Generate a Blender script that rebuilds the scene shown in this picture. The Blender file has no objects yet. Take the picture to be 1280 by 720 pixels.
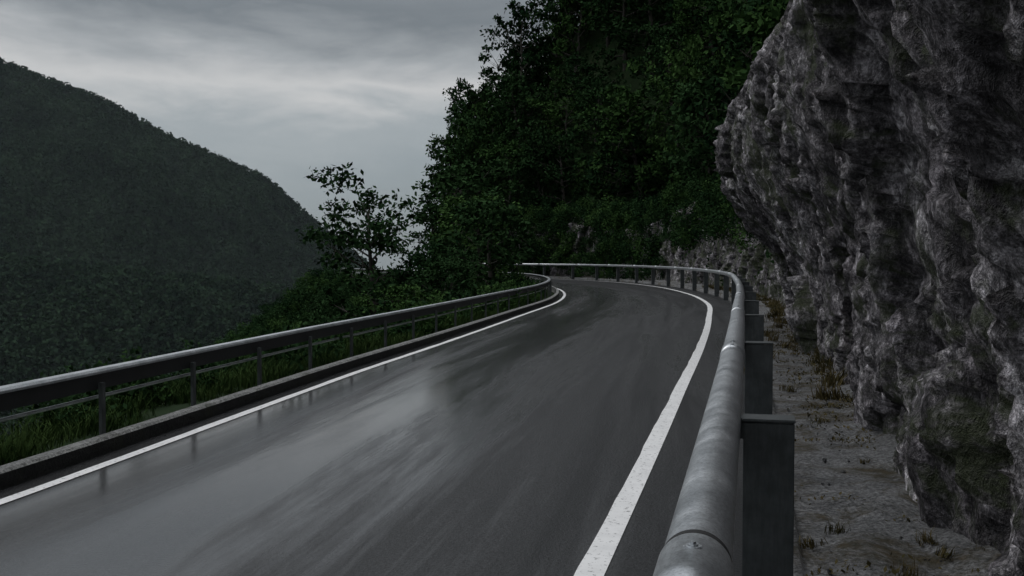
import bpy, math, random, time
import numpy as np
from mathutils import Vector, Matrix
random.seed(4); RNG=np.random.default_rng(7)
scene=bpy.context.scene
# ------------------------------------------------------------------ utils
_T=np.random.default_rng(99).random((64,64,64)).astype(np.float32)
def vnoise(x,y,z):
    xi=np.floor(x).astype(int); yi=np.floor(y).astype(int); zi=np.floor(z).astype(int)
    fx=x-xi; fy=y-yi; fz=z-zi
    fx=fx*fx*fx*(fx*(fx*6-15)+10); fy=fy*fy*fy*(fy*(fy*6-15)+10); fz=fz*fz*fz*(fz*(fz*6-15)+10)
    def g(a,b,c): return _T[(xi+a)&63,(yi+b)&63,(zi+c)&63]
    x00=g(0,0,0)*(1-fx)+g(1,0,0)*fx; x10=g(0,1,0)*(1-fx)+g(1,1,0)*fx
    x01=g(0,0,1)*(1-fx)+g(1,0,1)*fx; x11=g(0,1,1)*(1-fx)+g(1,1,1)*fx
    return ((x00*(1-fy)+x10*fy)*(1-fz)+(x01*(1-fy)+x11*fy)*fz)*2-1
def fbm(x,y,z,o=4,ridge=False):
    s=0;a=1.0;t=0
    for i in range(o):
        n=vnoise(x+13.7*i,y+5.1*i,z+9.3*i)
        if ridge: n=1-2*np.abs(n)
        s=s+n*a; t+=a; a*=0.5; x=x*2.03; y=y*2.03; z=z*2.03
    return s/t
def facets(x,y,seed,tilt=1.0):
    """planar facets: nearest jittered cell, each with its own level and tilt"""
    xi=np.floor(x).astype(int); yi=np.floor(y).astype(int); best=np.full(x.shape,1e9); h=np.zeros(x.shape)
    for a in (-1,0,1):
        for b in (-1,0,1):
            cx=xi+a; cy=yi+b
            r=lambda k:_T[cx&63,cy&63,(seed+k)&63]
            px=cx+r(0); py=cy+r(1); dx=x-px; dy=y-py; d=dx*dx+dy*dy; m=d<best
            best=np.where(m,d,best); h=np.where(m,(r(2)-.5)+tilt*((r(3)-.5)*dx+(r(4)-.5)*dy),h)
    return h
def sstep(a,b,x):
    t=np.clip((x-a)/(b-a),0,1); return t*t*(3-2*t)
def new_mesh(name,v,quads,mats=None,midx=None,smooth=False,uv=None,validate=True):
    v=np.asarray(v,dtype=np.float32); q=np.asarray(quads,dtype=np.int32)
    me=bpy.data.meshes.new(name)
    me.vertices.add(len(v)); me.vertices.foreach_set("co",v.ravel())
    n=len(q); k=q.shape[1]
    me.loops.add(n*k); me.loops.foreach_set("vertex_index",q.ravel())
    me.polygons.add(n)
    me.polygons.foreach_set("loop_start",np.arange(0,n*k,k,dtype=np.int32))
    me.polygons.foreach_set("loop_total",np.full(n,k,dtype=np.int32))
    if midx is not None: me.polygons.foreach_set("material_index",np.asarray(midx,dtype=np.int32))
    me.polygons.foreach_set("use_smooth",np.full(n,smooth,dtype=bool))
    if uv is not None:
        l=me.uv_layers.new(name="UVMap")
        l.data.foreach_set("uv",np.asarray(uv,dtype=np.float32)[q.ravel()].ravel())
    me.update(calc_edges=True)
    if validate: me.validate()
    for m in (mats or []): me.materials.append(m)
    return me
def add_obj(name,me,parent=None,loc=None):
    o=bpy.data.objects.new(name,me); scene.collection.objects.link(o)
    if parent: o.parent=parent
    if loc is not None: o.location=loc
    return o
def grid_quads(nr,nc,closed=False):
    i=np.arange(nr-1)[:,None]; j=np.arange(nc if closed else nc-1)[None,:]
    a=i*nc+j; b=i*nc+(j+1)%nc
    return np.stack([a,b,b+nc,a+nc],-1).reshape(-1,4)

# ------------------------------------------------------------------ materials
def mat(name):
    m=bpy.data.materials.new(name); m.use_nodes=True
    nt=m.node_tree; b=nt.nodes["Principled BSDF"]; return m,nt,b
def noise(nt,vec,scale,detail=6,rough=0.6,dist=0.0):
    n=nt.nodes.new("ShaderNodeTexNoise"); n.inputs["Scale"].default_value=scale
    n.inputs["Detail"].default_value=detail; n.inputs["Roughness"].default_value=rough
    n.inputs["Distortion"].default_value=dist
    if vec is not None: nt.links.new(vec,n.inputs["Vector"])
    return n.outputs["Fac"]
def ramp(nt,fac,stops):
    r=nt.nodes.new("ShaderNodeValToRGB"); e=r.color_ramp.elements
    while len(e)<len(stops): e.new(0.5)
    for i,(p,c) in enumerate(stops):
        e[i].position=p
        e[i].color=(c,c,c,1) if isinstance(c,(int,float)) else (*c,1)
    nt.links.new(fac,r.inputs[0]); return r.outputs[0]
def math_(nt,op,a,b=None,clamp=False):
    n=nt.nodes.new("ShaderNodeMath"); n.operation=op; n.use_clamp=clamp
    for i,x in enumerate([a,b]):
        if x is None: continue
        if isinstance(x,(int,float)): n.inputs[i].default_value=x
        else: nt.links.new(x,n.inputs[i])
    return n.outputs[0]
def mix(nt,f,a,b,mode='MIX'):
    n=nt.nodes.new("ShaderNodeMix"); n.data_type='RGBA'; n.blend_type=mode
    for idx,x in ((0,f),(6,a),(7,b)):
        if isinstance(x,(int,float)): n.inputs[idx].default_value=x if idx==0 else (x,x,x,1)
        elif isinstance(x,tuple): n.inputs[idx].default_value=(*x,1)
        else: nt.links.new(x,n.inputs[idx])
    return n.outputs[2]
def bump(nt,h,strength,dist,prev=None):
    b=nt.nodes.new("ShaderNodeBump"); b.inputs["Strength"].default_value=strength; b.inputs["Distance"].default_value=dist
    nt.links.new(h,b.inputs["Height"])
    if prev is not None: nt.links.new(prev,b.inputs["Normal"])
    return b.outputs[0]
def objco(nt,scale=(1,1,1),rot=(0,0,0),out="Object"):
    t=nt.nodes.new("ShaderNodeTexCoord"); m=nt.nodes.new("ShaderNodeMapping")
    m.inputs["Scale"].default_value=scale; m.inputs["Rotation"].default_value=rot
    nt.links.new(t.outputs[out],m.inputs[0]); return m.outputs[0]

def leaf_mat(name,c1,c2,far=False):
    m,nt,b=mat(name); nt.nodes.remove(b); df=nt.nodes.new("ShaderNodeBsdfDiffuse")
    geo=nt.nodes.new("ShaderNodeNewGeometry"); oi=nt.nodes.new("ShaderNodeObjectInfo")
    if far:
        f=math_(nt,'ADD',math_(nt,'MULTIPLY',noise(nt,objco(nt),0.016,4,.65),1.1),math_(nt,'MULTIPLY',geo.outputs["Random Per Island"],0.25))
        f=math_(nt,'ADD',f,math_(nt,'MULTIPLY',noise(nt,objco(nt,(1,1,.4)),0.11,2,.6),1.1)); f=math_(nt,'SUBTRACT',f,0.75)
    else:
        f=math_(nt,'ADD',math_(nt,'MULTIPLY',geo.outputs["Random Per Island"],0.5),math_(nt,'MULTIPLY',oi.outputs["Random"],0.55))
    c=ramp(nt,f,[(0.1,c1),(0.95,c2)])
    nt.links.new(c,df.inputs["Color"]); nt.links.new(df.outputs[0],nt.nodes["Material Output"].inputs[0])
    return m
M_leaf=leaf_mat("leaves_green",(0.015,0.036,0.012),(0.058,0.112,0.034))
M_leaf2=leaf_mat("leaves_dark",(0.008,0.022,0.010),(0.033,0.068,0.026))
M_far=leaf_mat("leaves_distant",(0.006,0.015,0.010),(0.042,0.072,0.040),True)
M_grass=leaf_mat("grass_blades",(0.016,0.034,0.011),(0.055,0.088,0.028))
M_dry=leaf_mat("dry_grass",(0.04,0.04,0.018),(0.12,0.095,0.045))
m,nt,b=mat("bark"); M_bark=m
v=objco(nt,(1,1,0.25)); f=noise(nt,v,9,3)
nt.links.new(ramp(nt,f,[(0.3,(0.02,0.018,0.015)),(0.7,(0.075,0.068,0.058))]),b.inputs["Base Color"]); b.inputs["Roughness"].default_value=0.9

# asphalt (UV: u = metres from the left line, v = metres along)
m,nt,b=mat("wet_asphalt"); M_road=m
uvm=objco(nt,(1,1,1),out="UV"); oc=objco(nt)
st=noise(nt,objco(nt,(1.5,0.06,1),out="UV"),1.9,5,0.62,0.5)
patch=noise(nt,objco(nt,(1.1,0.12,1),out="UV"),1.0,6,0.70,0.8)
agg2=noise(nt,oc,55,3,0.7)
vor=nt.nodes.new("ShaderNodeTexVoronoi"); vor.inputs["Scale"].default_value=95; nt.links.new(oc,vor.inputs["Vector"])
sep=nt.nodes.new("ShaderNodeSeparateXYZ"); nt.links.new(uvm,sep.inputs[0])
base=ramp(nt,st,[(0.34,(0.008,0.0085,0.0095)),(0.66,(0.031,0.032,0.034))])
base=mix(nt,0.85,base,ramp(nt,vor.outputs["Color"],[(0.0,0.2),(1.0,2.0)]),'MULTIPLY')
nt.links.new(base,b.inputs["Base Color"])
lat=math_(nt,'MULTIPLY',sep.outputs[0],0.2)
edge=ramp(nt,lat,[(0.0,1.0),(0.13,0.45),(0.27,0.95),(0.42,0.40),(0.62,0.0)])   # water gathers on the valley side
wet=math_(nt,'ADD',math_(nt,'MULTIPLY',patch,0.65),math_(nt,'MULTIPLY',edge,0.34))
wet=math_(nt,'ADD',wet,math_(nt,'MULTIPLY',math_(nt,'SUBTRACT',st,0.42),0.55))
nt.links.new(ramp(nt,wet,[(0.38,0.05),(0.58,1.0)]),b.inputs["Coat Weight"])
nt.links.new(math_(nt,'ADD',math_(nt,'MULTIPLY',st,0.5),0.30),b.inputs["Roughness"])
nt.links.new(ramp(nt,wet,[(0.36,0.36),(0.55,0.20),(0.70,0.06)]),b.inputs["Coat Roughness"])
b.inputs["Coat IOR"].default_value=1.6; b.inputs["Specular IOR Level"].default_value=0.28
nt.links.new(bump(nt,agg2,0.7,0.012),b.inputs["Normal"])
nt.links.new(bump(nt,agg2,0.18,0.003),b.inputs["Coat Normal"])

m,nt,b=mat("road_paint"); M_paint=m
oc=objco(nt); f=noise(nt,oc,30,5,0.7); f2=noise(nt,oc,4,4)
w=ramp(nt,f,[(0.34,(0.20,0.20,0.20)),(0.43,(0.85,0.85,0.85))]); w=mix(nt,0.35,w,ramp(nt,f2,[(0.3,0.6),(0.6,1.0)]),'MULTIPLY')
nt.links.new(w,b.inputs["Base Color"]); b.inputs["Roughness"].default_value=0.5

def concrete(name,c1,c2,moss,mossamt,sc=3):
    m,nt,b=mat(name); oc=objco(nt)
    f=noise(nt,oc,sc,7,0.7); g=noise(nt,oc,40,4,0.8)
    c=ramp(nt,f,[(0.3,c1),(0.7,c2)]); c=mix(nt,0.9,c,ramp(nt,g,[(0.36,0.25),(0.64,1.7)]),'MULTIPLY')
    mm=ramp(nt,noise(nt,oc,1.7,7,0.75,0.6),[(0.60-mossamt,0.0),(0.72-mossamt,0.9)])
    mc=ramp(nt,noise(nt,oc,14,4),[(0.35,moss),(0.65,(moss[0]*2.4,moss[1]*1.8,moss[2]*1.6))])
    c=mix(nt,mm,c,mc)
    nt.links.new(c,b.inputs["Base Color"]); b.inputs["Roughness"].default_value=0.75; b.inputs["Specular IOR Level"].default_value=0.3
    n=bump(nt,f,0.6,0.06); nt.links.new(bump(nt,g,0.9,0.02,n),b.inputs["Normal"]); return m
M_verge=concrete("verge_concrete",(0.11,0.112,0.115),(0.27,0.273,0.278),(0.034,0.032,0.014),0.10,5)
M_kerb=concrete("kerb_concrete",(0.17,0.17,0.165),(0.36,0.36,0.35),(0.018,0.024,0.012),0.02,6)
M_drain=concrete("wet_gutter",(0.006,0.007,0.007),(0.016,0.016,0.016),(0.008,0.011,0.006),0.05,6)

m,nt,b=mat("galvanised_steel"); M_steel=m
oc=objco(nt); vo=nt.nodes.new("ShaderNodeTexVoronoi"); vo.inputs["Scale"].default_value=80; nt.links.new(oc,vo.inputs["Vector"])
f=noise(nt,oc,6,5,0.7); g=noise(nt,oc,160,2,0.8)
c=ramp(nt,f,[(0.3,(0.48,0.505,0.53)),(0.7,(0.72,0.745,0.77))]); c=mix(nt,0.4,c,ramp(nt,vo.outputs["Color"],[(0,0.65),(1,1.2)]),'MULTIPLY')
c=mix(nt,0.6,c,ramp(nt,g,[(0.35,0.5),(0.55,1.05)]),'MULTIPLY')
nt.links.new(c,b.inputs["Base Color"]); b.inputs["Metallic"].default_value=0.8
nt.links.new(ramp(nt,f,[(0.2,0.26),(0.8,0.46)]),b.inputs["Roughness"])
nt.links.new(bump(nt,g,0.3,0.002),b.inputs["Normal"])
def dark_steel(name,c1,c2,rough,metal):
    m,nt,b=mat(name); oc=objco(nt); f=noise(nt,oc,7,5,0.7); g=noise(nt,objco(nt,(1,1,.15)),60,3,0.7)
    c=ramp(nt,f,[(0.3,c1),(0.7,c2)]); c=mix(nt,0.5,c,ramp(nt,g,[(0.35,0.6),(0.65,1.2)]),'MULTIPLY')
    nt.links.new(c,b.inputs["Base Color"]); b.inputs["Metallic"].default_value=metal; b.inputs["Roughness"].default_value=rough
    return m
M_post=dark_steel("weathered_post_steel",(0.045,0.052,0.054),(0.095,0.104,0.108),0.6,0.3)
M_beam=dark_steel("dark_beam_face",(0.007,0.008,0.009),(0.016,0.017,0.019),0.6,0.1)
M_groove=dark_steel("joint_gap",(0.01,0.01,0.01),(0.02,0.02,0.02),0.8,0.0)

# rock
m,nt,b=mat("cliff_rock"); M_rock=m
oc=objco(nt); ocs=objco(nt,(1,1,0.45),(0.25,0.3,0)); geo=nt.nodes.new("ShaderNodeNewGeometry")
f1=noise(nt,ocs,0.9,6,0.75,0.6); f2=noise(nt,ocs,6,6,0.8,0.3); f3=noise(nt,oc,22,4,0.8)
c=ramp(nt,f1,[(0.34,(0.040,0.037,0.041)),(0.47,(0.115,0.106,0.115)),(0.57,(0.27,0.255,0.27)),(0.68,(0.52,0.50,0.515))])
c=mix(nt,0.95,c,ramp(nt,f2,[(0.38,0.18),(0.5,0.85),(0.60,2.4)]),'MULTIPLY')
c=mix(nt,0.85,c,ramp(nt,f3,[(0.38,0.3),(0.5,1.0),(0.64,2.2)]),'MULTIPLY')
c=mix(nt,0.85,c,ramp(nt,geo.outputs["Pointiness"],[(0.42,0.2),(0.50,0.95),(0.58,1.8)]),'MULTIPLY')  # relief shading put into the colour: crevices darkened, edges lightened
mn=noise(nt,oc,1.1,5,0.78,0.5)
s_=nt.nodes.new("ShaderNodeSeparateXYZ"); nt.links.new(oc,s_.inputs[0])
fd_=ramp(nt,math_(nt,'MULTIPLY',s_.outputs[1],0.01),[(0.22,0.0),(0.32,0.05)])
mn=math_(nt,'ADD',mn,fd_)
ms=math_(nt,'MULTIPLY',ramp(nt,mn,[(0.51,0.0),(0.60,1.0)]),0.85)
c=mix(nt,ms,c,mix(nt,f3,(0.014,0.022,0.008),(0.080,0.100,0.042)))
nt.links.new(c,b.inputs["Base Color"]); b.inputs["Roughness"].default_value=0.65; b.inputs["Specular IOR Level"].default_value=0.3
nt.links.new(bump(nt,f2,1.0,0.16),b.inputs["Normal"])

m,nt,b=mat("forest_floor"); M_ground=m
oc=objco(nt); f=noise(nt,oc,0.35,6,0.7)
c=ramp(nt,f,[(0.35,(0.010,0.020,0.008)),(0.55,(0.018,0.034,0.013)),(0.7,(0.026,0.032,0.016))])
s_=nt.nodes.new("ShaderNodeSeparateXYZ"); nt.links.new(oc,s_.inputs[0])
fm=ramp(nt,math_(nt,'MULTIPLY',s_.outputs[1],0.001),[(0.28,0.0),(0.42,1.0)])
c=mix(nt,fm,c,(0.010,0.020,0.012))
nt.links.new(c,b.inputs["Base Color"]); b.inputs["Roughness"].default_value=0.95; b.inputs["Specular IOR Level"].default_value=0.1

# ------------------------------------------------------------------ road axis
pairs=[((-60,-140),(-54,-142)),((-26,-70),(-21.5,-72)),((-11.9,-29),(-8,-30)),((-6.5,-8.7),(-3.0,-9.5)),((-4.2,0.8),(-.75,0)),((-3.1,6.1),(.45,5)),((-2.62,9),(1.18,8.1)),((-2.05,12.5),(1.9,11.2)),
((-1.2,17),(3.02,16)),((.2,24.9),(4.75,24)),((1.55,33),(6.25,32)),((2.1,40),(7.0,40)),((2.0,47),(7.0,49)),((1.0,54),(5.6,58)),((-1.5,60),(2.6,65)),
((-5.5,65),(-2.5,70.5)),((-9.5,70.5),(-6.5,76)),((-13.0,78),(-9.2,81)),((-14.5,88),(-10.3,88)),((-13,100),(-8.5,98)),((-6,114),(-2.5,110)),((12,128),(14,122)),((60,150),(62,144)),((200,200),(202,194))]
P=np.array([[*a,*b_] for a,b_ in pairs],float)
def catmull(P):
    out=[]
    for i in range(1,len(P)-2):
        p0,p1,p2,p3=P[i-1],P[i],P[i+1],P[i+2]
        n=max(4,int(np.hypot(*(p2[:2]-p1[:2]))/0.3)); n=min(n,60)
        a=np.hypot(*(p1[:2]-p0[:2]))**.5+1e-6; b_=np.hypot(*(p2[:2]-p1[:2]))**.5+1e-6; c=np.hypot(*(p3[:2]-p2[:2]))**.5+1e-6
        t1=b_*b_*((p1-p0)/(a*a)*(b_*b_)/(a*a+b_*b_)+(p2-p1)/(b_*b_)*(a*a)/(a*a+b_*b_))
        t2=b_*b_*((p2-p1)/(b_*b_)*(c*c)/(b_*b_+c*c)+(p3-p2)/(c*c)*(b_*b_)/(b_*b_+c*c))
        for t in np.linspace(0,1,n,endpoint=False):
            out.append((2*t**3-3*t*t+1)*p1+(t**3-2*t*t+t)*t1+(-2*t**3+3*t*t)*p2+(t**3-t*t)*t2)
    out.append(P[-2]); return np.array(out)
S=catmull(P); Lp=S[:,:2]; Rp=S[:,2:]
Nv=Rp-Lp; Wd=np.linalg.norm(Nv,axis=1); Nv=Nv/Wd[:,None]; Cp=(Lp+Rp)/2
along=np.concatenate([[0],np.cumsum(np.linalg.norm(np.diff(Cp,axis=0),axis=1))])
def left(off): return Lp-Nv*off
def right(off): return Rp+Nv*off
def strip(name,cols,mats,smooth=False,sel=None,midx=None):
    V=np.stack([np.column_stack([c[0],np.full(len(S),c[1]) if np.isscalar(c[1]) else c[1]])[sel] for c in cols],1)
    nr,nc=V.shape[:2]
    uv=np.stack([np.column_stack([np.broadcast_to(c[2],len(S)),along])[sel] for c in cols],1).reshape(-1,2)
    mi=None
    if midx is not None: mi=np.tile(np.array(midx),nr-1)
    return add_obj(name,new_mesh(name,V.reshape(-1,3),grid_quads(nr,nc),mats,mi,smooth,uv))
sel=np.where((Cp[:,1]>-30)&(along<along[-1]*0.98))[0]
cols=[(left(.22),0.0,-.22)]+[(Lp+(Rp-Lp)*k,0.0,Wd*k) for k in np.linspace(0,1,9)]+[(right(.86),0.0,Wd+.86)]
strip("road",cols,[M_road],sel=sel)
def marking(name,a,b_): strip(name,[(a,0.005,0),(b_,0.005,0.1)],[M_paint],sel=sel)
wj=(vnoise(along*2.3,along*0,along*0+3)*0.008)[:,None]
marking("road_edge_line",Lp-Nv*(.045+wj),Lp+Nv*.05)
marking("road_edge_line",Rp-Nv*(.065+wj),Rp+Nv*.07)
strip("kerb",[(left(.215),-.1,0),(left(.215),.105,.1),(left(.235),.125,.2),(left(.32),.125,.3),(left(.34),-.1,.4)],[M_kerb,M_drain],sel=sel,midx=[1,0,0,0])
ve=[(right(.855),-.05,0),(right(.855),.10,.1),(right(.875),.115,.2),(right(.96),.115,.25),(right(.975),.085,.27)]
for k in np.linspace(1.02,2.9,36):
    z=0.085+0.07*fbm(along*2.2,np.full(len(S),k*4),along*0,5)*min(1,(k-.98)*3)+max(0,(k-1.5))*0.16
    ve.append((right(k),z,k))
strip("roadside_verge",ve,[M_verge],sel=sel,smooth=True)

# ------------------------------------------------------------------ terrain
def seg(*a): 
    out=[]
    for lo,hi,st_ in a: out+=list(np.arange(lo,hi,st_))
    return np.array(out+[a[-1][1]])
xs=seg((-6000,-1000,350),(-1000,-44,12),(-44,-22,2),(-22,42,.75),(42,120,4),(120,400,25),(400,6000,350))
ys=seg((-3000,-160,200),(-160,-20,10),(-20,112,.85),(112,170,4),(170,420,15),(420,1180,12),(1180,8000,400))
def terrain_h(X,Y):
    sh=X.shape; p=np.column_stack([X.ravel(),Y.ravel()])
    Cs=Cp[::2]; ns=Nv[::2]; ws=Wd[::2]/2
    lat=np.empty(len(p)); dist=np.empty(len(p)); hw=np.empty(len(p)); yc=np.empty(len(p))
    for i in range(0,len(p),20000):
        q=p[i:i+20000]; d2=((q[:,None,:]-Cs[None])**2).sum(-1); k=d2.argmin(1)
        dist[i:i+20000]=np.sqrt(d2[np.arange(len(q)),k]); l=((q-Cs[k])*ns[k]).sum(1)
        lat[i:i+20000]=l; hw[i:i+20000]=ws[k]; yc[i:i+20000]=Cs[k][:,1]
    D=np.sign(lat)*dist
    dl=-D-hw; dr=D-hw
    x=p[:,0]; y=p[:,1]
    n1=fbm(x*.09,y*.09,x*0,4); n2=fbm(x*.5,y*.5,x*0+4,3)
    e=np.clip(dl-1.2,0,None)
    zl=-0.06-0.85*e*(e/(e+1.0))+ (n2*.12)*sstep(.5,1.5,dl)+n1*1.2*sstep(3,10,dl)
    zl=np.maximum(zl,-150+n1*6)
    hc=13+(3.6-13)*sstep(19,25,yc)
    e=np.clip(dr-4.5,0,None)
    zr=-.12+hc*sstep(3.2,4.6,dr)+e*1.5*(60/(60+np.clip(dr-50,0,None)))+n2*.3*sstep(3,5,dr)+n1*2.5*sstep(5,15,dr)
    zr=np.minimum(zr,170+n1*5)
    z=np.where(D<0,np.where(dl<.3,-.15,zl),np.where(dr<3.2,-.12,zr))
    rx=np.array([-6000,-1600,-900,-700,-514,-410,-313,-275,-241,-193,-150,-80,0,60,6000]); rz=np.array([330,330,300,252,191,152,106,88,72,31,-4,-60,-120,-150,-150])
    r=np.interp(x,rx,rz)+5*fbm(x*.012,x*0,x*0,3)
    ry=1000+60*fbm(x*.004,x*0+2,x*0,2)
    gul=fbm(x*.010+y*.003,y*.003,x*0,4,True)
    m=r-np.abs(y-ry)*np.where(y<ry,.62,.5)+gul*55*sstep(0,150,np.abs(y-ry))
    # nearer, lower spur
    r2=np.interp(x,[-3000,-700,-330,-150,-100,-40,0],[90,60,-2,-22,-60,-150,-400])+4*fbm(x*.015,x*0+5,x*0,3)
    ry2=640+40*fbm(x*.006,x*0+9,x*0,2)
    m2=r2-np.abs(y-ry2)*.6+fbm(x*.013,y*.004,x*0+3,4,True)*26*sstep(0,60,np.abs(y-ry2))
    z=np.where(y>300,np.maximum(z,np.maximum(m,m2)),z)
    return z.reshape(sh),dl.reshape(sh),dr.reshape(sh)
GX,GY=np.meshgrid(xs,ys)
Z,DL,DR=terrain_h(GX,GY)
add_obj("terrain",new_mesh("terrain",np.stack([GX,GY,Z],-1).reshape(-1,3),grid_quads(len(ys),len(xs)),[M_ground],smooth=True))

# ------------------------------------------------------------------ cliff
yc=Rp[:,1]
a0=along[np.where(yc>-3)[0][0]]; a25=along[np.where(yc>25)[0][0]]; aend=along[np.where((Cp[:,0]<-8)&(yc>75))[0][0]]
sa=np.concatenate([np.arange(a0,a25,.04),np.arange(a25,aend,.12)])
RX=np.interp(sa,along,Rp[:,0]); RY=np.interp(sa,along,Rp[:,1]); NX=np.interp(sa,along,Nv[:,0]); NY=np.interp(sa,along,Nv[:,1])
zt=np.concatenate([np.arange(-.25,7.5,.04),np.arange(7.5,15.5,.3)])
SA,ZZ=np.meshgrid(sa,zt,indexing='ij'); RYg=np.broadcast_to(RY[:,None],SA.shape)
far=sstep(20.5,24,RYg)
bul=np.interp(RYg,[6,10,15,19,22],[1.28,1.24,1.0,.68,.62])
base=1.75
o=np.where(ZZ<.7,base+.12*ZZ/.7,0); k=sstep(.7,3.3,ZZ)
o=np.where(ZZ>=.7,(base+.12)*(1-k)+bul*k,o)
on=o+np.clip(ZZ-4.0,0,None)*.62+np.clip(ZZ-8,0,None)*.3
zf=np.minimum(ZZ,14)
hv=1.0+1.3*fbm(SA*.12,SA*0,SA*0+20,3)
of=1.95+.12*zf+np.clip(zf-2.6-hv,0,None)*2.0
off=on*(1-far)+of*far
top=3.0+hv
ZF=np.where(ZZ>top,top+(ZZ-top)*(1-far*.85),ZZ)
px=RX[:,None]; py=RY[:,None]
wx=SA+.3*fbm(SA*1.1,ZZ*1.1,SA*0+3,4); wz=ZZ+.3*fbm(SA*1.1,ZZ*1.1,SA*0+7,4)
big=fbm(wx*.38,wz*.3,SA*0,3)
fis=fbm(wx*1.05+wz*.45,wz*.38,SA*0+5,4,True)
fa=facets(wx*.85+wz*.3,wz*.42,5,1.6); fb=facets(wx*2.1+wz*.8,wz*1.2,17,1.5); fc=facets(wx*5.5+wz*1.5,wz*3.6,29,1.4); fd=facets(SA*13,ZZ*11+SA*2,41,1.2)
fin=fbm(SA*9,ZZ*7,SA*0+2,3)
disp=-.26*big-.15*fis+.27*fa+.15*fb+.08*fc+.03*fd-.04*fin
amp=sstep(-.2,.8,ZZ)*.75+.25
off=off+disp*amp
dz=.10*fbm(wx*1.5,wz*1.5,SA*0+12,3)
V=np.stack([px+NX[:,None]*off,py+NY[:,None]*off,ZF+dz*sstep(0,1,ZZ)],-1)
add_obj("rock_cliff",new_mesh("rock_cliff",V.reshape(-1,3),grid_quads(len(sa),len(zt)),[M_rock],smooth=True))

# ------------------------------------------------------------------ rails
def sweep(path,prof,closed=True):
    t=np.gradient(path,axis=0); t/=np.linalg.norm(t,axis=1)[:,None]
    side=np.column_stack([t[:,1],-t[:,0],np.zeros(len(t))]); side/=np.linalg.norm(side,axis=1)[:,None]
    V=path[:,None,:]+side[:,None,:]*prof[None,:,0:1]+np.array([0,0,1])[None,None,:]*prof[None,:,1:2]
    return V.reshape(-1,3),grid_quads(len(path),len(prof),closed)[:, ::-1]
def rail_path(xy,z,ymin,amax,step=.25):
    s_=np.where(xy[:,1]>ymin)[0][0]
    xy=xy[s_:]; al=np.concatenate([[0],np.cumsum(np.linalg.norm(np.diff(xy,axis=0),axis=1))])
    a=np.arange(0,min(al[-1],amax),step)
    x=np.interp(a,al,xy[:,0]); y=np.interp(a,al,xy[:,1])
    k=np.ones(7)/7
    xx=x.copy(); yy=y.copy(); xx[3:-3]=np.convolve(x,k,'valid'); yy[3:-3]=np.convolve(y,k,'valid'); x,y=xx,yy
    return np.column_stack([x,y,np.full(len(x),z)])
def circ(r,n=28): 
    a=np.linspace(0,2*np.pi,n,endpoint=False); return np.column_stack([np.cos(a)*r,np.sin(a)*r])
import bmesh
def box(cx,cy,cz,sx,sy,sz,rot,bev=.006):
    bm=bmesh.new(); bmesh.ops.create_cube(bm,size=1)
    bmesh.ops.scale(bm,vec=(sx,sy,sz),verts=bm.verts)
    bmesh.ops.bevel(bm,geom=list(bm.edges),offset=bev,segments=2,affect='EDGES')
    bmesh.ops.rotate(bm,cent=(0,0,0),matrix=Matrix.Rotation(rot,3,'Z'),verts=bm.verts)
    bmesh.ops.translate(bm,vec=(cx,cy,cz),verts=bm.verts); return bm
def bms_to_obj(name,bms,mt,parent,smooth=False):
    me=bpy.data.meshes.new(name); tot=bmesh.new()
    for b_ in bms:
        tmp=bpy.data.meshes.new("t"); b_.to_mesh(tmp); tot.from_mesh(tmp); b_.free(); bpy.data.meshes.remove(tmp)
    tot.to_mesh(me); tot.free(); me.materials.append(mt)
    if smooth: me.polygons.foreach_set("use_smooth",[len(p.vertices)==4 for p in me.polygons])
    return add_obj(name,me,parent)
def cyl(cx,cy,cz,r,h,axis=(0,0,1),n=20,bev=0):
    bm=bmesh.new(); bmesh.ops.create_cone(bm,cap_ends=True,segments=n,radius1=r,radius2=r,depth=h)
    if bev: bmesh.ops.bevel(bm,geom=[e for e in bm.edges if abs(e.verts[0].co.z-e.verts[1].co.z)<1e-6],offset=bev,segments=2,affect='EDGES')
    R_=Vector((0,0,1)).rotation_difference(Vector(axis)).to_matrix()
    bmesh.ops.rotate(bm,cent=(0,0,0),matrix=R_,verts=bm.verts); bmesh.ops.translate(bm,vec=(cx,cy,cz),verts=bm.verts); return bm
g=bpy.data.objects.new("guardrail",None); scene.collection.objects.link(g)
RZ=.935; RR=.064
rp=rail_path(right(.635),RZ,-3,95,.12)
v_,q_=sweep(rp,circ(RR,36)); add_obj("tube_rail",new_mesh("tube_rail",v_,q_,[M_steel],smooth=True),g)
ral=np.concatenate([[0],np.cumsum(np.linalg.norm(np.diff(rp,axis=0),axis=1))])
def at(path,al,a):
    p=np.array([np.interp(a,al,path[:,i]) for i in range(3)]); p2=np.array([np.interp(a+.05,al,path[:,i]) for i in range(3)]); d=(p2-p)/np.linalg.norm(p2-p); return p,d
aj=ral[np.argmin(np.abs(rp[:,1]-1.74))]
sl=[];gr=[];bo=[]
a=aj-4.2*int(aj/4.2)
while a<88:
    p,d=at(rp,ral,a)
    c=p-d*.215; sl.append(cyl(*c,RR+.004,.40,axis=d,n=64,bev=.003))
    gr.append(cyl(*p,RR+.0015,.032,axis=d,n=48))
    for s2 in (-.10,-.33):
        bp=p+d*s2+np.array([0,0,RR+.006]); bo.append(cyl(*bp,.010,.012,n=12,bev=.004)); bo.append(cyl(*(bp-np.array([0,0,.004])),.016,.006,n=20,bev=.001))
    a+=4.2
bms_to_obj("joint_sleeves",sl,M_steel,g,True); bms_to_obj("joint_gaps",gr,M_groove,g,True); bms_to_obj("bolts",bo,M_steel,g)
pl=[];br=[]
ap=ral[np.argmin(np.abs(rp[:,1]-3.38))]; a=ap-3.1
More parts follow.
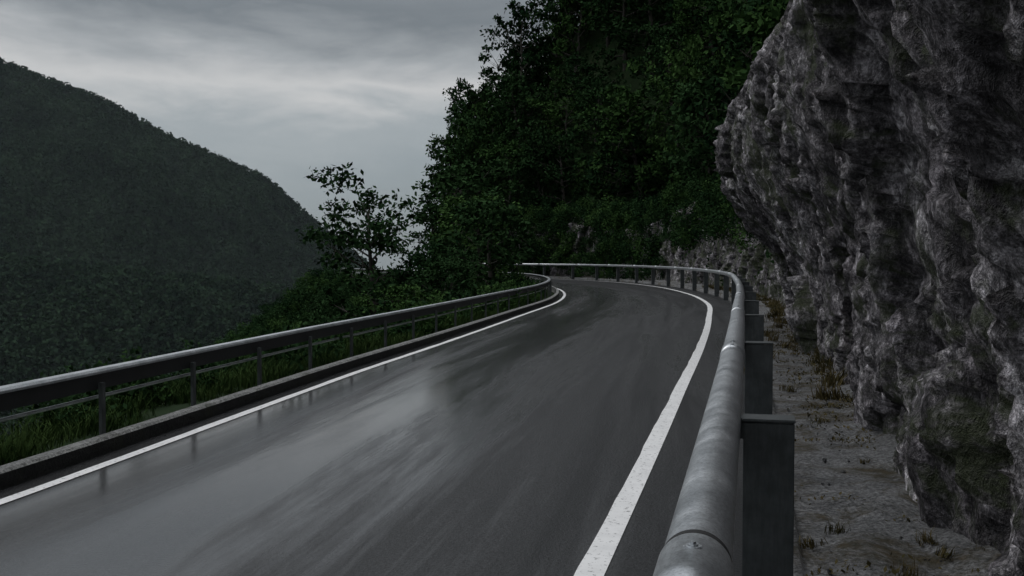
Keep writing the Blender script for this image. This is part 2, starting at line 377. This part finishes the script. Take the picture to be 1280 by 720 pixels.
while a<90:
    p,d=at(rp,ral,a); side=np.array([d[1],-d[0],0]); rot=math.atan2(side[1],side[0])
    c=p+side*(RR+.008+.085)
    pl.append(box(c[0],c[1],.42,.17,.012,1.02,rot,.003))
    for s2 in (-1,1):
        f_=c+side*s2*.079+d*.056; pl.append(box(f_[0],f_[1],.42,.012,.098,1.018,rot,.003))
    f_=c+d*.05; pl.append(box(f_[0],f_[1],.937,.178,.122,.010,rot,.003))
    b0=p+side*(RR-.004)+d*.05; br.append(box(b0[0],b0[1],RZ-.03,.06,.09,.07,rot,.004))
    a+=3.1
bms_to_obj("posts",pl,M_post,g); bms_to_obj("brackets",br,M_post,g)
g2=bpy.data.objects.new("guardrail",None); scene.collection.objects.link(g2)
lp=rail_path(left(.60),0,-3,85,.25)
bp_=np.array([(-.045,.425),(-.055,.45),(-.035,.48),(-.055,.51),(-.055,.547),(.045,.547),(.045,.425)])[::-1]
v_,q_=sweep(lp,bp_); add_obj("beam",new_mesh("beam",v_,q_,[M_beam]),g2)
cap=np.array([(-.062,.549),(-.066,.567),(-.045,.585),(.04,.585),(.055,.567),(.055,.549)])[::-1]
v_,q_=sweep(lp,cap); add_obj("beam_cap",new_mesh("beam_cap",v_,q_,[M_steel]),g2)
lp2=lp.copy(); lp2[:,2]=.355
v_,q_=sweep(lp2,circ(.015,12)); add_obj("lower_rail",new_mesh("lower_rail",v_,q_,[M_steel],smooth=True),g2)
lal=np.concatenate([[0],np.cumsum(np.linalg.norm(np.diff(lp,axis=0),axis=1))])
a=lal[np.argmin(np.abs(lp[:,1]-9.5))]; a-=1.55*int(a/1.55); ps=[]
while a<82:
    p,d=at(lp,lal,a); side=np.array([d[1],-d[0],0]); c=p+side*.075
    ps.append(box(c[0],c[1],.08,.035,.05,.80,math.atan2(side[1],side[0]),.004)); a+=1.55
bms_to_obj("posts",ps,M_post,g2)

# ------------------------------------------------------------------ vegetation prototypes
def leaf_quads(c,size,rng,aspect=.55,up=.3):
    n=len(c); a=rng.normal(size=(n,3)); a/=np.linalg.norm(a,axis=1)[:,None]
    nn=rng.normal(size=(n,3)); nn[:,2]+=up*3; b_=np.cross(nn,a); b_/=np.linalg.norm(b_,axis=1)[:,None]+1e-9
    s=size*(.6+.8*rng.random(n))[:,None]
    V=np.stack([c-a*s,c+b_*s*aspect-a*s*.1,c+a*s,c-b_*s*aspect-a*s*.1],1).reshape(-1,3)
    return V,np.arange(4*n).reshape(n,4)
def tube(p0,p1,r0,r1,n=6):
    d=p1-p0; d=d/np.linalg.norm(d); u=np.cross(d,[.3,.2,1.]) if abs(d[2])<.95 else np.cross(d,[1,0,0.]); u/=np.linalg.norm(u); w=np.cross(d,u)
    a=np.linspace(0,2*np.pi,n,endpoint=False); ring=np.cos(a)[:,None]*u+np.sin(a)[:,None]*w
    V=np.vstack([p0+ring*r0,p1+ring*r1]); i=np.arange(n); q=np.stack([i,(i+1)%n,(i+1)%n+n,i+n],1); return V,q
def tree_mesh(name,seed,h,cr,nleaf,ls,leafm,airy=1.0,nl=16,low=.25):
    rng=np.random.default_rng(seed); VV=[];QQ=[];MI=[];off=0
    def put(V,q,mi):
        nonlocal off
        VV.append(V);QQ.append(q+off);MI.append(np.full(len(q),mi));off+=len(V)
    pts=[np.zeros(3)]; k=6
    for i in range(k): pts.append(np.array([rng.normal()*.12*(i+1)/k*cr*.4,rng.normal()*.12*(i+1)/k*cr*.4,h*.9*(i+1)/k]))
    r=h*.022
    rad=lambda t:r*(1-t)**.8+.012
    for i in range(k): put(*tube(pts[i]-np.array([0,0,.02 if i else 1.2]),pts[i+1],rad(i/k),rad((i+1)/k),8),0)
    P_=np.array(pts); zt_=P_[:,2]
    clus=[]
    for j in range(nl):
        t=low+(1-low)*(j+rng.random())/nl*.97; z=t*h*.9
        b0=np.array([np.interp(z,zt_,P_[:,i]) for i in range(3)])
        ang=j*2.4+rng.normal()*.4; 
        env=math.sin(math.pi*min(1,(.18+.82*(t-low)/(1-low))*.93))**.6
        L=cr*env*(.65+.5*rng.random())
        dirv=np.array([math.cos(ang),math.sin(ang),.25+.9*t*rng.random()])
        mid=b0+dirv*L*.5+rng.normal(size=3)*.06*L; end=b0+dirv*L*.95+np.array([0,0,.12*L])+rng.normal(size=3)*.1*L
        rb=rad(t)*.5+.006
        put(*tube(b0,mid,rb,rb*.6,5),0); put(*tube(mid,end,rb*.6,.006,4),0)
        for c in range(int(3+2*rng.random())):
            e2=mid+(end-mid)*rng.random()+rng.normal(size=3)*L*.28; put(*tube(mid+(end-mid)*rng.random()*.4,e2,rb*.3,.004,3),0)
            clus.append((e2,cr*(.13+.12*rng.random()),1))
        clus.append((end,cr*(.15+.14*rng.random()),1.3)); clus.append((mid,cr*.2,.6*airy))
    top=P_[-1]; clus.append((top+np.array([0,0,.05*h]),cr*.2,1.2))
    w=np.array([c[2]*c[1]**1.5 for c in clus]); w/=w.sum()
    cnt=(w*nleaf).astype(int); cs=[]
    for (c,rr,_),n in zip(clus,cnt):
        d=rng.normal(size=(n,3)); d/=np.linalg.norm(d,axis=1)[:,None]+1e-9
        rad_=rng.random(n)**.45*rr*(1+.25*rng.normal(size=n)); p=c+d*rad_[:,None]*np.array([1.15,1.15,.7]); cs.append(p)
    put(*leaf_quads(np.vstack(cs),ls,rng),1)
    return new_mesh(name,np.vstack(VV),np.vstack(QQ),[M_bark,leafm],np.concatenate(MI))
def cover_mesh(name,seed,r,h,n,ls,mt):
    rng=np.random.default_rng(seed); cs=[]
    for i in range(9):
        c=np.array([rng.normal()*r*.45,rng.normal()*r*.45,h*(.25+.5*rng.random())]); m_=n//9
        d=rng.normal(size=(m_,3)); d/=np.linalg.norm(d,axis=1)[:,None]; cs.append(c+d*(rng.random(m_)**.5)[:,None]*np.array([r*.42,r*.42,h*.4]))
    V,q=leaf_quads(np.vstack(cs),ls,rng); return new_mesh(name,V,q,[mt])
def grass_mesh(name,seed,n,h,r,mt):
    rng=np.random.default_rng(seed); base=np.column_stack([rng.normal(size=n)*r,rng.normal(size=n)*r,np.zeros(n)])
    ang=rng.random(n)*6.28; lean=.15+.6*rng.random(n); hh=h*(.5+.8*rng.random(n)); w=.004+.004*rng.random(n)
    d=np.column_stack([np.cos(ang),np.sin(ang),np.zeros(n)]); s=np.column_stack([-np.sin(ang),np.cos(ang),np.zeros(n)])*w[:,None]
    m_=base+d*(lean*hh*.35)[:,None]+np.array([0,0,1])*(hh*.6)[:,None]; e=base+d*(lean*hh*1.1)[:,None]+np.array([0,0,1])*(hh*.95)[:,None]
    V=np.stack([base-s,base+s,m_+s*.8,m_-s*.8,e+s*.1,e-s*.1],1).reshape(-1,3); i=np.arange(n)*6
    q=np.vstack([np.stack([i,i+1,i+2,i+3],1),np.stack([i+3,i+2,i+4,i+5],1)]); return new_mesh(name,V,q,[mt])
def proto(coll,me):
    o=bpy.data.objects.new(me.name,me); coll.objects.link(o)
def scatter(name,coll,pts,rot,scl,idx):
    pts=np.asarray(pts,dtype=np.float32); n=len(pts)
    me=bpy.data.meshes.new(name); me.vertices.add(n); me.vertices.foreach_set("co",pts.ravel())
    a=me.attributes.new("rot",'FLOAT_VECTOR','POINT'); a.data.foreach_set("vector",np.asarray(rot,dtype=np.float32).ravel())
    a=me.attributes.new("scl",'FLOAT_VECTOR','POINT'); a.data.foreach_set("vector",np.asarray(scl,dtype=np.float32).ravel())
    a=me.attributes.new("idx",'INT','POINT'); a.data.foreach_set("value",np.asarray(idx,dtype=np.int32))
    o=add_obj(name,me)
    ng=bpy.data.node_groups.new(name+"_gn","GeometryNodeTree")
    ng.interface.new_socket("Geometry",in_out='INPUT',socket_type='NodeSocketGeometry'); ng.interface.new_socket("Geometry",in_out='OUTPUT',socket_type='NodeSocketGeometry')
    gi=ng.nodes.new("NodeGroupInput"); go=ng.nodes.new("NodeGroupOutput"); ip=ng.nodes.new("GeometryNodeInstanceOnPoints")
    ci=ng.nodes.new("GeometryNodeCollectionInfo"); ci.inputs["Collection"].default_value=coll; ci.inputs["Separate Children"].default_value=True; ci.inputs["Reset Children"].default_value=True
    def na(t,nm):
        k=ng.nodes.new("GeometryNodeInputNamedAttribute"); k.data_type=t; k.inputs["Name"].default_value=nm
        return [s for s in k.outputs if s.enabled and s.name=="Attribute"][0]
    L=ng.links.new
    L(gi.outputs[0],ip.inputs["Points"]); L(ci.outputs[0],ip.inputs["Instance"]); ip.inputs["Pick Instance"].default_value=True
    L(na('INT',"idx"),ip.inputs["Instance Index"]); L(na('FLOAT_VECTOR',"rot"),ip.inputs["Rotation"]); L(na('FLOAT_VECTOR',"scl"),ip.inputs["Scale"])
    L(ip.outputs[0],go.inputs[0])
    md=o.modifiers.new("scatter",'NODES'); md.node_group=ng; return o
def cloud(n,x0,x1,y0,y1,cond):
    x=RNG.uniform(x0,x1,n); y=RNG.uniform(y0,y1,n); z,dl,dr=terrain_h(x,y); k=cond(x,y,z,dl,dr)
    return x[k],y[k],z[k],dl[k],dr[k]
def simple_scatter(name,coll,np_,x,y,z,smin,smax,tilt=.1,sink=0):
    n=len(x); rot=np.column_stack([RNG.normal(size=n)*tilt,RNG.normal(size=n)*tilt,RNG.random(n)*6.28]); s=RNG.uniform(0,1,n)*(np.asarray(smax)-np.asarray(smin))+np.asarray(smin)
    sc=np.column_stack([s*RNG.uniform(.85,1.15,n),s*RNG.uniform(.85,1.15,n),s*RNG.uniform(.85,1.2,n)])
    return scatter(name,coll,np.column_stack([x,y,z-sink]),rot,sc,RNG.integers(0,np_,n))
def thin(x,y,z,r):
    keep=[];cells={}
    for i in range(len(x)):
        c=(int(x[i]//r),int(y[i]//r)); ok=True
        for a_ in (-1,0,1):
            for b_ in (-1,0,1):
                for j in cells.get((c[0]+a_,c[1]+b_),()):
                    if (x[i]-x[j])**2+(y[i]-y[j])**2<r*r: ok=False;break
                if not ok:break
            if not ok:break
        if ok: cells.setdefault(c,[]).append(i); keep.append(i)
    return np.array(keep)
T=bpy.data.collections.new("tree_kinds"); meshes=[]
for i in range(5):
    me=tree_mesh("tree_kind_%d"%i,20+i,6.5+i*.5,2.3+.2*(i%3),4200,.13,M_leaf if i==3 else M_leaf2,nl=18,low=.12); meshes.append(me)
for i in range(4):
    proto(T,tree_mesh("hill_kind_%d"%i,40+i,6.5+i*.6,2.4+.2*(i%3),3200,.145,M_leaf if i==1 else M_leaf2,nl=15,low=.12))
Bc=bpy.data.collections.new("bush_kinds")
for i in range(3): proto(Bc,cover_mesh("bush_kind_%d"%i,60+i,.9,1.1,850,.062,M_leaf if i==0 else M_leaf2))
Gc=bpy.data.collections.new("grass_kinds")
for i in range(3): proto(Gc,grass_mesh("grass_kind_%d"%i,80+i,110,.27,.16,M_grass))
Dc=bpy.data.collections.new("dry_kinds")
for i in range(2): proto(Dc,grass_mesh("dry_kind_%d"%i,90+i,60,.13,.07,M_dry))

x,y,z,dl,dr=cloud(9000,-30,70,20,135,lambda x,y,z,dl,dr:(dr>4.6)&(dr<50)&(x<y*.42+6))
k=thin(x,y,z,2.2); print("hill",len(k))
simple_scatter("hillside_forest",T,4,x[k],y[k],z[k],.7,1.25,.12,.6)
x,y,z,dl,dr=cloud(9000,0,40,18,85,lambda x,y,z,dl,dr:(dr>3.4)&(dr<7.5)&(y>22))
k=thin(x,y,z,1.1)
simple_scatter("hillside_shrubs",Bc,3,x[k],y[k],z[k],1.0,2.0,.3,.1)
f0=np.where(yc>53)[0][0]; f1_=np.where((Cp[:,0]<-8)&(yc>75))[0][0]; n0=np.where(yc>23.5)[0][0]
ia=RNG.integers(f0,f1_,520); za=RNG.uniform(.3,4.6,520)
ib=RNG.integers(n0,f0,230); zb=RNG.uniform(2.4,4.8,230)
ii=np.concatenate([ia,ib]); zz=np.concatenate([za,zb]); oo=2.2+.12*zz+RNG.normal(size=len(ii))*.12
xy=Rp[ii]+Nv[ii]*oo[:,None]
simple_scatter("cliff_shrubs",Bc,3,xy[:,0],xy[:,1],zz,.55,1.15,.5,.4)
x,y,z,dl,dr=cloud(9000,-30,8,2,75,lambda x,y,z,dl,dr:(dl>1.1)&(dl<12))
k=thin(x,y,z,.55); big_=sstep(18,32,y[k])*sstep(1.3,2.5,dl[k])
simple_scatter("roadside_bushes",Bc,3,x[k],y[k],z[k],.30+.3*big_,.70+.5*big_,.2,.08)
x,y,z,dl,dr=cloud(13000,-14,3,3,60,lambda x,y,z,dl,dr:(dl>.8)&(dl<1.8))
simple_scatter("grass",Gc,3,x,y,z,.3,.85,.15,.02)
x,y,z,dl,dr=cloud(80000,-760,60,440,1030,lambda x,y,z,dl,dr:(z>-140)&(x>-y*.62))
nt_=len(x); n=24
s=RNG.uniform(.6,1.3,nt_)[:,None]; t=RNG.random((nt_,n))**.7; rr=np.sqrt(np.clip(1-(t-.1)**2,.05,1))*2.9*RNG.random((nt_,n))**.35; an=RNG.random((nt_,n))*6.28
c=np.stack([x[:,None]+np.cos(an)*rr*s,y[:,None]+np.sin(an)*rr*s,z[:,None]-.6+(.4+t*6.2)*s],-1).reshape(-1,3)
V,q=leaf_quads(c,1.15,RNG,.8,.3); add_obj("distant_forest",new_mesh("distant_forest",V,q,[M_far],validate=False))
x,y,z,dl,dr=cloud(2500,-120,-10,30,200,lambda x,y,z,dl,dr:(dl>26))
k=thin(x,y,z,3); simple_scatter("valley_forest",T,4,x[k],y[k],z[k],.7,1.1,.05,.5)
TL=[(0,-.9,41,5.4),(1,-3.2,44,5.2),(3,-1.6,49,6.2),(2,-5.2,47,5.0),(4,-4.5,56,7),
    (1,-7.5,43,5.4),(2,-9.0,50,6.0),(3,-4.0,37,4.2),(0,-6.8,36,4.6),(4,-9.5,40,4.8),(1,-2.0,33,3.2),(0,-3.0,64,8.5)]
for mi,x_,y_,h_ in TL:
    z_,_,_=terrain_h(np.array([float(x_)]),np.array([float(y_)])); s2=h_/(7.0+mi*.5)
    o=add_obj("deciduous_tree",meshes[mi],loc=(x_,y_,float(z_[0])-.1)); o.scale=(s2*1.15,s2*1.15,s2); o.rotation_euler=(0,0,mi*1.7+x_)
ma=tree_mesh("slender_tree",333,9.0,2.6,3600,.115,M_leaf2,airy=.0,nl=15,low=.35)
z_,_,_=terrain_h(np.array([-6.3]),np.array([45.]))
o=add_obj("slender_tree",ma,loc=(-6.3,45,float(z_[0])-.1)); o.scale=((5.3-z_[0])/9.4,)*3
n=260
sel_=RNG.integers(np.where(Rp[:,1]>3)[0][0],np.where(Rp[:,1]>45)[0][0],n)
offs=RNG.choice([1.0,1.5,1.7,1.8],n,p=[.05,.08,.37,.5])+RNG.normal(size=n)*.06
xy=Rp[sel_]+Nv[sel_]*offs[:,None]+RNG.normal(size=(n,2))*.10
simple_scatter("dry_grass",Dc,2,xy[:,0],xy[:,1],np.full(n,.09),np.where(xy[:,1]<9,.2,.5),np.where(xy[:,1]<9,.5,1.3),.2,0)
Lc=bpy.data.collections.new("litter_kinds")
rng=np.random.default_rng(3); p=np.column_stack([rng.normal(size=(40,2))*.12,np.abs(rng.normal(size=40))*.006+.012]); V,q=leaf_quads(p,.016,rng,.6,3.0); proto(Lc,new_mesh("litter_kind",V,q,[M_dry]))
Sc=bpy.data.collections.new("stone_kinds")
for i in range(3):
    bm=bmesh.new(); bmesh.ops.create_icosphere(bm,subdivisions=2,radius=.05)
    for v__ in bm.verts: v__.co*= (1+.35*math.sin(v__.co.x*70+i)*math.cos(v__.co.y*60+i*2)); v__.co.z*=.6
    me=bpy.data.meshes.new("stone_kind_%d"%i); bm.to_mesh(me); bm.free(); me.materials.append(M_verge); proto(Sc,me)
n=800; sel_=RNG.integers(np.where(Rp[:,1]>3)[0][0],np.where(Rp[:,1]>24)[0][0],n); xy=Rp[sel_]+Nv[sel_]*(1.0+.95*RNG.random(n)**.5)[:,None]
simple_scatter("fallen_leaves",Lc,1,xy[:160,0],xy[:160,1],np.full(160,.10),.6,1.2,.05)
simple_scatter("rock_debris",Sc,3,xy[160:,0],xy[160:,1],np.full(n-160,.10),.08,.4*RNG.random(n-160)**3+.15,.5)

# thin haze in the valley air
m=bpy.data.materials.new("haze"); m.use_nodes=True; nt=m.node_tree; nt.nodes.remove(nt.nodes["Principled BSDF"])
vs=nt.nodes.new("ShaderNodeVolumeScatter"); vs.inputs["Color"].default_value=(.80,.93,1,1); vs.inputs["Density"].default_value=0.00006; nt.links.new(vs.outputs[0],nt.nodes["Material Output"].inputs["Volume"])
bm=bmesh.new(); bmesh.ops.create_cube(bm,size=1); bmesh.ops.scale(bm,vec=(3600,1400,700),verts=bm.verts); bmesh.ops.translate(bm,vec=(-900,900,150),verts=bm.verts)
me=bpy.data.meshes.new("valley_haze"); bm.to_mesh(me); bm.free(); me.materials.append(m); add_obj("valley_haze",me)

# ------------------------------------------------------------------ sky & light
w=bpy.data.worlds.new("World"); scene.world=w; w.use_nodes=True; nt=w.node_tree
bg=nt.nodes["Background"]; tc=nt.nodes.new("ShaderNodeTexCoord")
sky=nt.nodes.new("ShaderNodeTexSky"); sky.sky_type='NISHITA'; sky.sun_disc=False
SE=math.radians(48); SR=math.radians(-60); sky.sun_elevation=SE; sky.sun_rotation=SR
sx=nt.nodes.new("ShaderNodeSeparateXYZ"); nt.links.new(tc.outputs["Generated"],sx.inputs[0])
mp=nt.nodes.new("ShaderNodeMapping"); mp.inputs["Scale"].default_value=(1.0,1.0,3.0); nt.links.new(tc.outputs["Generated"],mp.inputs[0])
n1=noise(nt,mp.outputs[0],2.6,6,0.55,0.6); n2=noise(nt,mp.outputs[0],8,6,0.58,0.4)
e=math_(nt,'ADD',sx.outputs[2],math_(nt,'MULTIPLY',math_(nt,'SUBTRACT',n1,0.5),0.15))
e=math_(nt,'ADD',e,math_(nt,'MULTIPLY',math_(nt,'SUBTRACT',n2,0.5),0.07))
cl_=ramp(nt,e,[(0.0,(.23,.265,.285)),(0.09,(.28,.32,.345)),(0.13,(.35,.385,.405)),(0.162,(.57,.575,.575)),(0.195,(.36,.38,.395)),(0.23,(.17,.19,.205)),(0.45,(.5,.53,.56)),(1.0,(1.3,1.33,1.37))])
sk=mix(nt,1.0,sky.outputs[0],(0.10,0.10,0.10),'MULTIPLY')
c=mix(nt,0.95,sk,cl_)
nt.links.new(c,bg.inputs["Color"]); bg.inputs["Strength"].default_value=1.0
sl_=bpy.data.lights.new("sun",'SUN'); sl_.energy=.6; sl_.angle=math.radians(28); sl_.color=(1,.97,.93)
so=bpy.data.objects.new("sun",sl_); scene.collection.objects.link(so)
d=Vector((math.sin(SR)*math.cos(SE),math.cos(SR)*math.cos(SE),math.sin(SE))); so.rotation_euler=d.to_track_quat('Z','Y').to_euler()

cam=bpy.data.cameras.new("camera"); co=bpy.data.objects.new("camera",cam); scene.collection.objects.link(co)
cam.lens=35; cam.sensor_width=36; cam.clip_start=.05; cam.clip_end=20000
co.location=(0,0,1.5); co.rotation_euler=(math.radians(90-1.84),0,0); scene.camera=co
scene.view_settings.view_transform='Standard'; scene.view_settings.look='None'; scene.view_settings.exposure=0
